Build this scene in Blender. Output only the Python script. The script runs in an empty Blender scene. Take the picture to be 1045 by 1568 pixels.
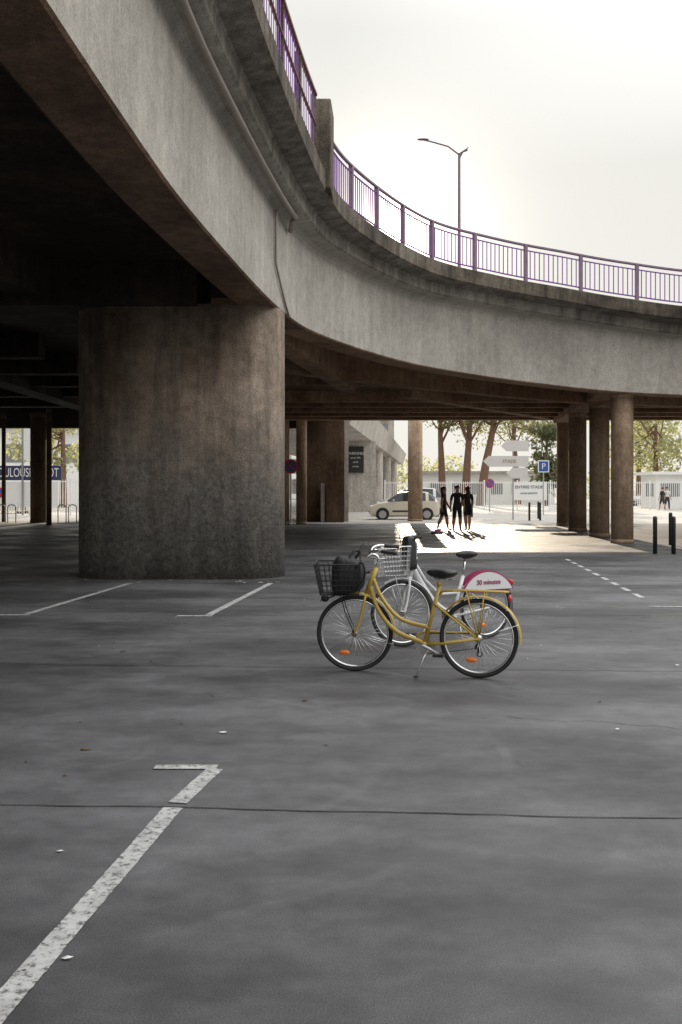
import bpy, math, random
import numpy as np
from mathutils import Vector, Matrix, Euler
random.seed(7); np.random.seed(7)
scene=bpy.context.scene
scene.view_settings.view_transform='Standard'
scene.view_settings.look='None'
scene.view_settings.exposure=0

# ------------------------------------------------------------------ helpers
def link(o,parent=None):
    scene.collection.objects.link(o)
    if parent: o.parent=parent
    return o
def empty(name,loc=(0,0,0),rot=0.0,parent=None):
    e=bpy.data.objects.new(name,None); e.empty_display_size=.2
    e.location=loc; e.rotation_euler=(0,0,rot)
    return link(e,parent)
class MB:
    def __init__(s): s.v=[];s.f=[];s.m=[]
    def add(s,vs,fs,m=0):
        b=len(s.v); s.v+= [tuple(p) for p in vs]
        for f in fs: s.f.append(tuple(b+i for i in f)); s.m.append(m)
    def box(s,a,b,m=0):
        x0,y0,z0=a;x1,y1,z1=b
        s.add([(x0,y0,z0),(x1,y0,z0),(x1,y1,z0),(x0,y1,z0),(x0,y0,z1),(x1,y0,z1),(x1,y1,z1),(x0,y1,z1)],
              [(3,2,1,0),(4,5,6,7),(0,1,5,4),(1,2,6,5),(2,3,7,6),(3,0,4,7)],m)
    def beam(s,p,q,w,z0,z1,m=0):
        p=Vector((p[0],p[1],0));q=Vector((q[0],q[1],0));d=(q-p).normalized();n=Vector((-d.y,d.x,0))*w/2
        c=[p-n,q-n,q+n,p+n]
        s.add([(k.x,k.y,z0) for k in c]+[(k.x,k.y,z1) for k in c],
              [(3,2,1,0),(4,5,6,7),(0,1,5,4),(1,2,6,5),(2,3,7,6),(3,0,4,7)],m)
    def tube(s,pts,r,seg=8,m=0,closed=False,cap=True):
        pts=[Vector(p) for p in pts]; n=len(pts)
        rs=r if isinstance(r,(list,tuple)) else [r]*n
        T=[]
        for i in range(n):
            if closed: t=pts[(i+1)%n]-pts[i-1]
            else: t=pts[min(i+1,n-1)]-pts[max(i-1,0)]
            T.append(t.normalized() if t.length>1e-9 else Vector((0,0,1)))
        up=Vector((0,0,1)) if abs(T[0].z)<.9 else Vector((1,0,0))
        N=(up-T[0]*up.dot(T[0])).normalized(); vs=[]
        for i in range(n):
            N=(N-T[i]*N.dot(T[i])).normalized(); B=T[i].cross(N)
            for k in range(seg):
                a=2*math.pi*k/seg
                vs.append(pts[i]+(N*math.cos(a)+B*math.sin(a))*rs[i])
        fs=[]
        for i in range(n if closed else n-1):
            j=(i+1)%n
            for k in range(seg):
                l=(k+1)%seg
                fs.append((i*seg+k,i*seg+l,j*seg+l,j*seg+k))
        if cap and not closed:
            fs.append(tuple(range(seg))[::-1]); fs.append(tuple((n-1)*seg+k for k in range(seg)))
        s.add(vs,fs,m)
    def ring(s,c,R,r,axis='y',n=40,seg=8,m=0):
        pts=[]
        for i in range(n):
            a=2*math.pi*i/n
            if axis=='y': pts.append((c[0]+R*math.cos(a),c[1],c[2]+R*math.sin(a)))
            elif axis=='z': pts.append((c[0]+R*math.cos(a),c[1]+R*math.sin(a),c[2]))
            else: pts.append((c[0],c[1]+R*math.cos(a),c[2]+R*math.sin(a)))
        s.tube(pts,r,seg,m,closed=True)
    def ell(s,c,r,m=0,nu=14,nv=9,fn=None):
        vs=[];fs=[]
        for j in range(nv+1):
            t=math.pi*j/nv
            for i in range(nu):
                a=2*math.pi*i/nu
                p=Vector((math.sin(t)*math.cos(a),math.sin(t)*math.sin(a),math.cos(t)))
                if fn: p=fn(p)
                vs.append((c[0]+p.x*r[0],c[1]+p.y*r[1],c[2]+p.z*r[2]))
        for j in range(nv):
            for i in range(nu):
                k=(i+1)%nu
                fs.append((j*nu+i,(j+1)*nu+i,(j+1)*nu+k,j*nu+k))
        s.add(vs,fs,m)
    def prism(s,outline,z0,z1,m=0,nz=1):
        n=len(outline);vs=[]
        for j in range(nz+1):
            z=z0+(z1-z0)*j/nz
            vs+=[(x,y,z) for x,y in outline]
        fs=[]
        for j in range(nz):
            for i in range(n):
                k=(i+1)%n; fs.append((j*n+i,j*n+k,(j+1)*n+k,(j+1)*n+i))
        fs.append(tuple(range(n))[::-1]); fs.append(tuple(nz*n+i for i in range(n)))
        s.add(vs,fs,m)
    def obj(s,name,mats,parent=None,smooth=False,bevel=0):
        me=bpy.data.meshes.new(name); me.from_pydata(s.v,[],s.f)
        for m in mats: me.materials.append(m)
        me.polygons.foreach_set('material_index',s.m)
        if smooth: me.polygons.foreach_set('use_smooth',[True]*len(s.f))
        me.update()
        o=bpy.data.objects.new(name,me); link(o,parent)
        if bevel:
            b=o.modifiers.new('b','BEVEL'); b.width=bevel; b.segments=2; b.limit_method='ANGLE'
        return o
def crv(pts,per=8):
    P=[np.array(p,float) for p in pts]; P=[2*P[0]-P[1]]+P+[2*P[-1]-P[-2]]; out=[]
    for i in range(1,len(P)-2):
        for k in range(per):
            t=k/per;a,b,c,d=P[i-1],P[i],P[i+1],P[i+2]
            out.append(.5*((2*b)+(-a+c)*t+(2*a-5*b+4*c-d)*t*t+(-a+3*b-3*c+d)*t**3))
    out.append(P[-2]); return out

# ------------------------------------------------------------------ materials
def newmat(name):
    m=bpy.data.materials.new(name); m.use_nodes=True
    nt=m.node_tree; return m,nt,nt.nodes['Principled BSDF']
def simple(name,col,rough=.5,metal=0.0,var=.12,scale=30,bump=0.0):
    m,nt,b=newmat(name)
    tc=nt.nodes.new('ShaderNodeTexCoord'); nz=nt.nodes.new('ShaderNodeTexNoise')
    nz.inputs['Scale'].default_value=scale; nz.inputs['Detail'].default_value=2
    nt.links.new(tc.outputs['Object'],nz.inputs['Vector'])
    mx=nt.nodes.new('ShaderNodeMix'); mx.data_type='RGBA'
    mx.inputs[6].default_value=(*[c*(1-var) for c in col],1); mx.inputs[7].default_value=(*[min(1,c*(1+var)) for c in col],1)
    nt.links.new(nz.outputs['Fac'],mx.inputs[0]); nt.links.new(mx.outputs[2],b.inputs['Base Color'])
    b.inputs['Roughness'].default_value=rough; b.inputs['Metallic'].default_value=metal
    if bump:
        bp=nt.nodes.new('ShaderNodeBump'); bp.inputs['Strength'].default_value=bump; bp.inputs['Distance'].default_value=.01
        nt.links.new(nz.outputs['Fac'],bp.inputs['Height']); nt.links.new(bp.outputs[0],b.inputs['Normal'])
    return m
def N(nt,t,**k):
    n=nt.nodes.new(t)
    for a,v in k.items(): setattr(n,a,v)
    return n
def noise(nt,vec,scale,detail=6,rough=.6):
    n=N(nt,'ShaderNodeTexNoise'); n.inputs['Scale'].default_value=scale; n.inputs['Detail'].default_value=detail
    n.inputs['Roughness'].default_value=rough; nt.links.new(vec,n.inputs['Vector']); return n.outputs['Fac']
def mapping(nt,vec,sc,rot=(0,0,0)):
    n=N(nt,'ShaderNodeMapping'); n.inputs['Scale'].default_value=sc; n.inputs['Rotation'].default_value=rot
    nt.links.new(vec,n.inputs['Vector']); return n.outputs[0]
def ramp(nt,fac,stops):
    r=N(nt,'ShaderNodeValToRGB'); e=r.color_ramp.elements
    while len(e)<len(stops): e.new(.5)
    for i,(p,c) in enumerate(stops):
        e[i].position=p; e[i].color=(c,c,c,1) if isinstance(c,(int,float)) else (*c,1)
    nt.links.new(fac,r.inputs[0]); return r.outputs[0]
def mixc(nt,fac,a,b,mode='MIX'):
    m=N(nt,'ShaderNodeMix',data_type='RGBA',blend_type=mode)
    if isinstance(fac,float): m.inputs[0].default_value=fac
    else: nt.links.new(fac,m.inputs[0])
    for i,x in ((6,a),(7,b)):
        if isinstance(x,tuple): m.inputs[i].default_value=(*x,1)
        else: nt.links.new(x,m.inputs[i])
    return m.outputs[2]
def concrete(name,dark,light,streak=.6,bump=.5,lowdark=False,speck=.5,rough=.9,medk=1.0):
    m,nt,b=newmat(name)
    tc=N(nt,'ShaderNodeTexCoord').outputs['Object']
    big=ramp(nt,noise(nt,tc,.55,4,.65),[(.35,0.0),(.65,1.0)])
    col=mixc(nt,big,dark,light)
    st=ramp(nt,noise(nt,mapping(nt,tc,(2.2,2.2,.18)),1.6,4,.7),[(.35,1-streak*.6),(.6,1.0)])
    col=mixc(nt,1.0,col,st,'MULTIPLY')
    mn=noise(nt,tc,5,5,.75)
    med=ramp(nt,mn,[(.3,.62),(.7,1.15)])
    col=mixc(nt,medk,col,med,'MULTIPLY')
    fine=noise(nt,tc,38,2,.7)
    col=mixc(nt,speck*1.0,col,ramp(nt,fine,[(.36,.45),(.5,1.0),(.72,1.35)]),'MULTIPLY')
    vo=N(nt,'ShaderNodeTexVoronoi'); vo.inputs['Scale'].default_value=7; nt.links.new(tc,vo.inputs['Vector'])
    col=mixc(nt,.55,col,ramp(nt,vo.outputs['Distance'],[(.05,.35),(.11,1.0)]),'MULTIPLY')
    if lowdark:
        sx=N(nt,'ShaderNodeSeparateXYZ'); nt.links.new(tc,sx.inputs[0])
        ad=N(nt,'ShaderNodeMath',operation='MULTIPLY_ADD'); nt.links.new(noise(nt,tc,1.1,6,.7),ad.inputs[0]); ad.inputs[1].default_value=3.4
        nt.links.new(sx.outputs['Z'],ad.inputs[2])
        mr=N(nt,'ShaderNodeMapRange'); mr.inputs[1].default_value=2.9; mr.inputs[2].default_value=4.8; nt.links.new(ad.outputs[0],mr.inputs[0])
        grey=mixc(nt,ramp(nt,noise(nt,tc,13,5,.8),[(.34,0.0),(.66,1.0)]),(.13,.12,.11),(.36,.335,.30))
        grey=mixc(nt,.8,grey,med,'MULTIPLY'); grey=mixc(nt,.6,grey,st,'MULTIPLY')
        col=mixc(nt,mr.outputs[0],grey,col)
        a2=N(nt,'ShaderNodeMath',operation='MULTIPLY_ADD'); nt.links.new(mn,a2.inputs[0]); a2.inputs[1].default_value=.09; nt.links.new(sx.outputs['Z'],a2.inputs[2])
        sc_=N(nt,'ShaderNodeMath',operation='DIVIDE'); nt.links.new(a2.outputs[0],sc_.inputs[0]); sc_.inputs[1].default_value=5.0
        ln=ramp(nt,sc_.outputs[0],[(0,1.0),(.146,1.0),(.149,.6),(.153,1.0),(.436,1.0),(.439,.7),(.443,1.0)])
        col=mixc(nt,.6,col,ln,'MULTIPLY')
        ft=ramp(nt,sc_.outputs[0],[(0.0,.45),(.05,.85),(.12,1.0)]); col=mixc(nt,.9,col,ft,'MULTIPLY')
    nt.links.new(col,b.inputs['Base Color']); b.inputs['Roughness'].default_value=rough
    b.inputs['Specular IOR Level'].default_value=.25
    h=N(nt,'ShaderNodeMath',operation='ADD'); nt.links.new(fine,h.inputs[0]); nt.links.new(mn,h.inputs[1])
    bp=N(nt,'ShaderNodeBump'); bp.inputs['Strength'].default_value=bump; bp.inputs['Distance'].default_value=.03
    nt.links.new(h.outputs[0],bp.inputs['Height']); nt.links.new(bp.outputs[0],b.inputs['Normal'])
    return m
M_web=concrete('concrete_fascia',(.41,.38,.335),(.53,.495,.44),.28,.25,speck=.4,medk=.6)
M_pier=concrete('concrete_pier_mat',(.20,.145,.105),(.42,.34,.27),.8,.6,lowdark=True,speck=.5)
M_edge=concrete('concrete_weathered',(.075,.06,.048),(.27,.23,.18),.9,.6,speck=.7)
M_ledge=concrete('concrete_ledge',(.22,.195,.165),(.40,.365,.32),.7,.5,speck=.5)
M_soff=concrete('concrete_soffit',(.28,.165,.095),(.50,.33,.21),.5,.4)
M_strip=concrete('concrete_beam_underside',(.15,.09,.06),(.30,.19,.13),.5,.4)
M_dark=concrete('concrete_soffit_shaded',(.028,.021,.017),(.07,.05,.037),.5,.4)  # shade under the near and left decks, put into the concrete colour
M_col=concrete('concrete_column_mat',(.32,.22,.145),(.54,.40,.285),.5,.4)
M_pale=concrete('concrete_pale',(.46,.42,.38),(.62,.58,.53),.4,.3)
M_brown=concrete('concrete_brown',(.09,.055,.035),(.19,.12,.075),.5,.3)

def asphalt():
    m,nt,b=newmat('asphalt')
    tc=N(nt,'ShaderNodeTexCoord').outputs['Object']
    a=ramp(nt,noise(nt,mapping(nt,tc,(.6,1.0,1),(0,0,.35)),.55,5,.62),[(.40,0.0),(.62,1.0)])
    col=mixc(nt,a,(.052,.051,.054),(.136,.136,.142))
    b2=ramp(nt,noise(nt,tc,4.5,5,.7),[(.3,.75),(.7,1.2)])
    col=mixc(nt,1.0,col,b2,'MULTIPLY')
    b3=ramp(nt,noise(nt,mapping(nt,tc,(.6,2.2,1),(0,0,-.5)),1.2,4,.6),[(.35,.88),(.65,1.1)])
    col=mixc(nt,1.0,col,b3,'MULTIPLY')
    fine=noise(nt,tc,130,2,.7)
    col=mixc(nt,.6,col,ramp(nt,fine,[(.33,.5),(.5,1.0),(.7,1.5)]),'MULTIPLY')
    v=N(nt,'ShaderNodeTexVoronoi'); v.inputs['Scale'].default_value=1.3; nt.links.new(tc,v.inputs['Vector'])
    sp=ramp(nt,v.outputs['Distance'],[(.02,.4),(.035,1.0)])
    col=mixc(nt,.7,col,sp,'MULTIPLY')
    v3=N(nt,'ShaderNodeTexVoronoi'); v3.inputs['Scale'].default_value=2.1; nt.links.new(mapping(nt,tc,(1,1,1),(0,0,1.0)),v3.inputs['Vector'])
    sp2=ramp(nt,v3.outputs['Distance'],[(.012,(.3,.3,.29)),(.022,(0.0,0.0,0.0))])
    col=mixc(nt,.35,col,sp2,'ADD')
    for loc,scl in (((1.6,-6.2,0),.42),):
        wv=N(nt,'ShaderNodeTexWave',wave_type='RINGS',rings_direction='Z'); wv.inputs['Scale'].default_value=scl; wv.inputs['Distortion'].default_value=1.5
        mp=N(nt,'ShaderNodeMapping'); mp.inputs['Location'].default_value=loc; nt.links.new(tc,mp.inputs[0]); nt.links.new(mp.outputs[0],wv.inputs[0])
        sc=ramp(nt,wv.outputs['Fac'],[(.965,0.0),(.995,1.0)])
        mk=ramp(nt,noise(nt,tc,.9,3),[(.5,0.0),(.62,1.0)])
        mm=N(nt,'ShaderNodeMath',operation='MULTIPLY'); nt.links.new(sc,mm.inputs[0]); nt.links.new(mk,mm.inputs[1])
        m2=N(nt,'ShaderNodeMath',operation='MULTIPLY'); nt.links.new(mm.outputs[0],m2.inputs[0]); m2.inputs[1].default_value=.18
        col=mixc(nt,m2.outputs[0],col,(.24,.24,.24))
    nt.links.new(col,b.inputs['Base Color'])
    ro=ramp(nt,noise(nt,mapping(nt,tc,(.6,1,1),(0,0,.5)),.9,4,.65),[(.38,.72),(.62,.38)])
    nt.links.new(ro,b.inputs['Roughness']); b.inputs['Specular IOR Level'].default_value=.5
    bp=N(nt,'ShaderNodeBump'); bp.inputs['Strength'].default_value=.25; bp.inputs['Distance'].default_value=.006
    nt.links.new(fine,bp.inputs['Height']); nt.links.new(bp.outputs[0],b.inputs['Normal'])
    return m
M_asph=asphalt()
def paint():
    m,nt,b=newmat('worn_road_paint')
    tc=N(nt,'ShaderNodeTexCoord').outputs['Object']
    f=ramp(nt,noise(nt,tc,26,6,.78),[(.39,0.0),(.5,1.0)])
    col=mixc(nt,f,(.13,.13,.13),(.54,.54,.53))
    col=mixc(nt,1.0,col,ramp(nt,noise(nt,tc,6,3,.6),[(.35,.72),(.6,1.0)]),'MULTIPLY')
    nt.links.new(col,b.inputs['Base Color']); b.inputs['Roughness'].default_value=.75
    return m
M_paint=paint()
M_joint=simple('joint_tar',(.028,.027,.026),.8,scale=8)
M_sunlit=concrete('sunlit_ground_pale',(.42,.40,.36),(.57,.55,.51),.1,.2)  # pale tone stands in for sunlight on the far ground
M_purple=simple('purple_railing_paint',(.24,.075,.36),.5,var=.2,scale=6)
M_rpost=simple('railing_post_paint',(.22,.15,.21),.5,.0,var=.3,scale=6)
M_rust=simple('rusty_red_paint',(.17,.07,.055),.6,var=.35,scale=9)
M_pipe=simple('grey_pipe',(.3,.27,.23),.6,var=.2,scale=7)
M_steel=simple('galvanised_steel',(.45,.45,.46),.35,.8)
M_chrome=simple('chrome',(.7,.7,.7),.18,1.0,var=.04)
M_rub=simple('tyre_rubber',(.018,.018,.019),.7)
M_yel=simple('yellow_bike_paint',(.45,.315,.06),.3,var=.08,scale=20)
M_wht=simple('white_bike_paint',(.64,.64,.64),.28,var=.05)
M_blk=simple('black_plastic',(.016,.016,.018),.45)
M_bag=simple('black_nylon',(.014,.014,.017),.65,var=.4,scale=40,bump=.6)
M_orng=simple('orange_reflector',(.9,.22,.02),.25)
M_red=simple('red_paint',(.55,.03,.03),.35)
M_mag=simple('magenta_panel',(.30,.03,.10),.35)
M_signw=simple('sign_white',(.72,.72,.7),.5)
M_whitep=simple('white_fence_paint',(.78,.78,.76),.5)
M_green=simple('cream_car_paint',(.62,.59,.49),.25)
M_silver=simple('silver_car_paint',(.5,.51,.52),.25,.2)
M_glass=simple('car_glass',(.02,.025,.03),.06)
M_win=simple('window_glass',(.20,.21,.22),.15)
M_navy=simple('navy_banner',(.03,.035,.09),.6)
M_bark=simple('bark',(.18,.105,.07),.9,var=.5,scale=5,bump=1)
M_bluesign=simple('blue_sign',(.03,.09,.32),.4)
M_roof=simple('roof_tiles',(.30,.15,.09),.8,var=.3)
M_leafl=simple('dry_leaf',(.12,.08,.05),.8,var=.5,scale=3)
def leafmat(name,a,b_):
    m,nt,b=newmat(name)
    tc=N(nt,'ShaderNodeTexCoord').outputs['Object']
    col=mixc(nt,ramp(nt,noise(nt,tc,.9,3,.7),[(.35,0.0),(.65,1.0)]),a,b_)
    nt.links.new(col,b.inputs['Base Color']); b.inputs['Roughness'].default_value=.6
    tr=N(nt,'ShaderNodeBsdfTranslucent'); nt.links.new(mixc(nt,1.0,col,(2.5,2.4,1.8),'MULTIPLY'),tr.inputs[0])
    mx=N(nt,'ShaderNodeMixShader'); mx.inputs[0].default_value=.6
    nt.links.new(b.outputs[0],mx.inputs[1]); nt.links.new(tr.outputs[0],mx.inputs[2])
    nt.links.new(mx.outputs[0],nt.nodes['Material Output'].inputs[0]); return m
M_leaf=leafmat('pine_needles',(.10,.105,.065),(.17,.17,.10))
M_leaf2=leafmat('broad_leaves_hazed',(.15,.16,.10),(.27,.27,.17))  # distance haze painted in: leaf colours made paler and greyer
M_leaf3=leafmat('cypress_leaves',(.07,.08,.05),(.11,.12,.075))

# ------------------------------------------------------------------ ground
g=MB(); g.add([(-400,-60,0),(400,-60,0),(400,700,0),(-400,700,0)],[(0,1,2,3)]); g.obj('ground',[M_asph])
y=MB(); y.add([(-160,46.5,.004),(200,46.5,.004),(200,145,.004),(-160,145,.004)],[(0,1,2,3)]); y.obj('sunlit_ground_sheet',[M_sunlit])  # far ground laid over in a paler colour to look sunlit
j=MB()
for k,(yl,yr) in enumerate([(5.17,4.95),(9.25,9.05),(13.25,13.05),(17.3,17.1),(21.6,21.3)]):
    n=200; L=[];R=[]; dr=0
    for i in range(n+1):
        x=-16+32*i/n; dr=dr*.9+random.gauss(0,.006); yy=yl+(yr-yl)*max(-2,min(3,(x+1.7)/3.4))+dr
        w=.0035+abs(random.gauss(0,.0025))+.0008*k
        L.append((x,yy-w,.004));R.append((x,yy+w,.004))
    vs=L+R; j.add(vs,[(i,i+1,n+1+i+1,n+1+i) for i in range(n)])
for (x0,y0,x1,y1) in ((-2.2,11.3,3.5,11.9),(1.2,7.2,3.4,6.6),(-3,7.6,-.9,8.0),(2.4,4.1,2.9,2.6)):
    n=60;dr=0;L=[];R=[]
    for i in range(n+1):
        t=i/n; dr=dr*.93+random.gauss(0,.012); x=x0+(x1-x0)*t; yy=y0+(y1-y0)*t+dr; w=.0015+abs(random.gauss(0,.001))
        L.append((x-w,yy-w,.004));R.append((x+w,yy+w,.004))
    j.add(L+R,[(i,i+1,n+1+i+1,n+1+i) for i in range(n)])
j.obj('pavement_joints',[M_joint])
m=MB(); rr_=random.Random(21)
for i in range(190):
    x=rr_.uniform(-4,5); yy=rr_.uniform(2.9,17); 
    if rr_.random()<.35: x=rr_.uniform(-4.8,-1); yy=rr_.uniform(17.3,18.0)
    s=rr_.uniform(.004,.016) if rr_.random()<.9 else .03; a=rr_.uniform(0,6.28); n=6; h=rr_.uniform(.004,.012)
    vs=[(x+s*rr_.uniform(.5,1.2)*math.cos(a+k*1.047)*1.4,yy+s*rr_.uniform(.5,1.2)*math.sin(a+k*1.047),.005+rr_.uniform(0,.004)) for k in range(n)]+[(x,yy,.005+h)]
    m.add(vs,[(k,(k+1)%n,n) for k in range(n)],0 if rr_.random()<.75 else 1)
m.obj('litter_debris',[M_leafl,M_signw])
pm=MB()
def strip(p,q,w,z=.006):
    p=Vector((p[0],p[1],0));q=Vector((q[0],q[1],0));d=(q-p).normalized();nn=Vector((-d.y,d.x,0))*w/2
    L=(q-p).length; n=max(2,int(L/.012)) if p.y<7 else max(2,int(L/.1)); vs=[]; e=[0,0]
    for i in range(n+1):
        c=p.lerp(q,i/n)
        for k,sg in enumerate((-1,1)):
            e[k]=e[k]*.7+random.gauss(0,.02)
            a=c+nn*sg*(1+e[k]); vs.append((a.x,a.y,z))
    pm.add(vs,[(2*i,2*i+2,2*i+3,2*i+1) for i in range(n)])
strip((-.74,5.84),(-.855,5.21),.10)
strip((-.865,5.13),(-1.3,1.2),.10)
strip((-1.10,5.88),(-.73,5.88),.085,.0065)
strip((-1.22,17.3),(-1.72,12.95),.1); strip((-2.12,12.85),(-1.66,12.85),.1,.0065)
strip((-3.66,17.3),(-4.12,13.05),.1); strip((-4.6,12.95),(-4.05,12.95),.1,.0065)
strip((-6.1,17.3),(-6.55,13.1),.1); strip((-7,13.05),(-6.5,13.05),.1,.0065)
for i in range(9):
    a=i/9; b=a+.065
    strip((5.25-.75*a,23.2-8.6*a),(5.25-.75*b,23.2-8.6*b),.09)
strip((4.3,13.9),(5.6,13.75),.09)
for xx in (9.5,12,14.5): strip((xx,24),(xx-.4,18),.1)
pm.obj('parking_markings',[M_paint])

# ------------------------------------------------------------------ curved bridge
bridge=empty('curved_bridge')
ctrl=[(-2.5,-14,5.2,7.9),(-2.3,-5,5.1,7.8),(-2.15,3,5.05,7.75),(-1.97,9.3,5.0,7.7),(-1.75,13,5.0,7.68),(-1.1,19,5.0,7.66),(-.3,22.4,5.03,7.68),(1.7,26.6,5.02,7.7),
(3.87,28.4,4.87,7.6),(6.06,29.1,4.67,7.38),(8.05,29.4,4.5,7.12),(10.15,29.6,4.41,6.9),(13,29.5,4.3,6.7),(18,28.8,4.1,6.4),(26,26.3,3.8,6.1),(36,21,3.5,5.8)]
C=crv(ctrl,12)
nrm=[]
for i in range(len(C)):
    t=C[min(i+1,len(C)-1)][:2]-C[max(i-1,0)][:2]; t=t/np.linalg.norm(t); nrm.append(np.array([t[1],-t[0]]))
def prof(zb,zd):
    return [(-8.6,zd-.16),(-8.6,zb+.75),(-4.5,zb+.75),(-4.5,zb+.06),(-3.95,zb+.06),(-3.95,zb+.75),(-.75,zb+.75),(-.7,zb+.02),(-.66,zb),(-.03,zb),(0,zb+.03),
     (0,zd-.92),(.03,zd-.85),(.1,zd-.80),(.36,zd-.75),(.40,zd-.71),(.40,zd-.50),(.43,zd-.46),(.80,zd-.40),(.83,zd-.37),(.83,zd-.02),(.81,zd),(.56,zd),(.55,zd-.16)]
npf=len(prof(5,7))
rb=MB(); vs=[]
for c,n in zip(C,nrm):
    for (o,z) in prof(c[2],c[3]): vs.append((c[0]+n[0]*o,c[1]+n[1]*o,z))
rb.add(vs,[])
for k in range(npf):
    l=(k+1)%npf
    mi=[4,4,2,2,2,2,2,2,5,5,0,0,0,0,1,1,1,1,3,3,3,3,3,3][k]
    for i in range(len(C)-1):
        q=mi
        if k<=7 and C[i][1]<21 and C[i][0]<3: q=4  # near soffit faces take the copy with shade painted in
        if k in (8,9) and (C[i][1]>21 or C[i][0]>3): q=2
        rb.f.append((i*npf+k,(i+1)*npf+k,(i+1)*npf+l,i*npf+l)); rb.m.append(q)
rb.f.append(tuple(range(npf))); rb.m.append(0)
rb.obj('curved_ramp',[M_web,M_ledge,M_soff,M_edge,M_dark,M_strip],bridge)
arc=[0]
E=[np.array([c[0]+n[0]*.69,c[1]+n[1]*.69,c[3]]) for c,n in zip(C,nrm)]
for i in range(1,len(E)): arc.append(arc[-1]+np.linalg.norm(E[i]-E[i-1]))
E=np.array(E); arc=np.array(arc)
def at(s): return np.array([np.interp(s,arc,E[:,k]) for k in range(3)])
def s_of_y(y): 
    for i in range(len(E)):
        if E[i][1]>=y: return arc[i]
S0=s_of_y(20.0)
rl=MB()
def railpath(s0,s1,z,r,m,step=.35):
    n=max(2,int((s1-s0)/step)); rl.tube([at(s0+(s1-s0)*i/n)+np.array([0,0,z]) for i in range(n+1)],r,6,m)
S1=arc[-1]-.2
railpath(S0,S1,1.05,.042,1); railpath(S0,S1,.90,.02,0); railpath(S0,S1,.12,.022,0)
s=S0
while s<S1:
    p=at(s); q=at(s+.05); d=(q-p)[:2]; d/=np.linalg.norm(d)
    rl.beam(p[:2]-d*.045,p[:2]+d*.045,.10,p[2]-.02,p[2]+1.04,1)
    s2=s+.14
    while s2<s+1.7-.08:
        p=at(s2); rl.tube([p+np.array([0,0,.12]),p+np.array([0,0,.90])],.0155,5,0); s2+=.142
    s+=1.7
rl.obj('purple_railing',[M_purple,M_rpost],bridge)
rl=MB()
Sn=s_of_y(2.0); Sb=s_of_y(18.4)
railpath(Sn,Sb,1.3,.045,0); railpath(Sn,Sb,.75,.03,0); railpath(Sn,Sb,.25,.03,0)
s=Sb
while s>Sn:
    p=at(s); rl.beam((p[0]-.03,p[1]-.05),(p[0]-.03,p[1]+.05),.1,p[2]-.02,p[2]+1.3,1)
    for q in range(1,9):
        pp=at(s-q*.2); rl.tube([pp+np.array([0,0,.25]),pp+np.array([0,0,1.28])],.008,5,2)
    s-=1.8
rl.obj('rusty_guard_rail',[M_rust,M_edge,M_purple],bridge)
pb=MB(); p=at(s_of_y(19.2)); 
pb.prism([(p[0]-.16,p[1]-.5),(p[0]+.17,p[1]-.5),(p[0]+.22,p[1]+.45),(p[0]-.1,p[1]+.45)],p[2]-.35,p[2]+1.35)
pb.obj('parapet_block',[M_edge],bridge,bevel=.03)
pp=MB()
def off(y,o,dz,top=True):
    i=min(range(len(C)),key=lambda i:abs(C[i][1]-y) if C[i][0]<3 else 99)
    c=C[i];n=nrm[i]; return (c[0]+n[0]*o,c[1]+n[1]*o,(c[3] if top else c[2])+dz)
pts=[off(y,.24,-.86) for y in np.arange(2,19.0,.6)]
pts+= [off(19.0,.18,-.9),off(19.2,.06,-1.0)]
pp.tube(pts,.05,8)
pp.tube([off(18.3,.05,-.95),off(18.35,.04,-1.1),off(18.35,.035,-1.9),off(18.5,.035,-2.2),off(19.0,.03,-2.45),off(19.2,.03,-2.66)],.022,6)
pp.obj('drain_pipe',[M_pipe],bridge,smooth=True)

wd=MB()
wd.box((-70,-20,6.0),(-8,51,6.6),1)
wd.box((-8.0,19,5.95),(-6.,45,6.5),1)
wd.box((-6,34,5.2),(70,44.9,5.75),0)
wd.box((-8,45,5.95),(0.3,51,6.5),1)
wd.box((-6.0,44.4,4.72),(70,45.0,5.9),0)
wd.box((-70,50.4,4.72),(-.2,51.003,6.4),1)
for yy,zz in ((36.2,4.8),(38.3,4.78),(40.4,4.75),(42.5,4.73)): wd.box((-6.1,yy,zz),(70,yy+.35,5.3),0)
wd.beam((-1.9,20.2),(.25,34.0),.5,4.95,6.0,0)
wd.beam((2.2,33.8),(9.6,45),.45,4.74,5.6,0)
wd.beam((8.2,30.0),(9.8,44.3),.7,4.56,5.3,0)
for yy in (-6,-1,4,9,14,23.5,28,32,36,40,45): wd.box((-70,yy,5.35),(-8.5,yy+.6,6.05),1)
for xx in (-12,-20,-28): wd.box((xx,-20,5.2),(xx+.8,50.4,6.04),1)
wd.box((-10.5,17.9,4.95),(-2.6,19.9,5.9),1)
wd.obj('wide_deck',[M_soff,M_dark,M_strip],bridge)

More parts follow.
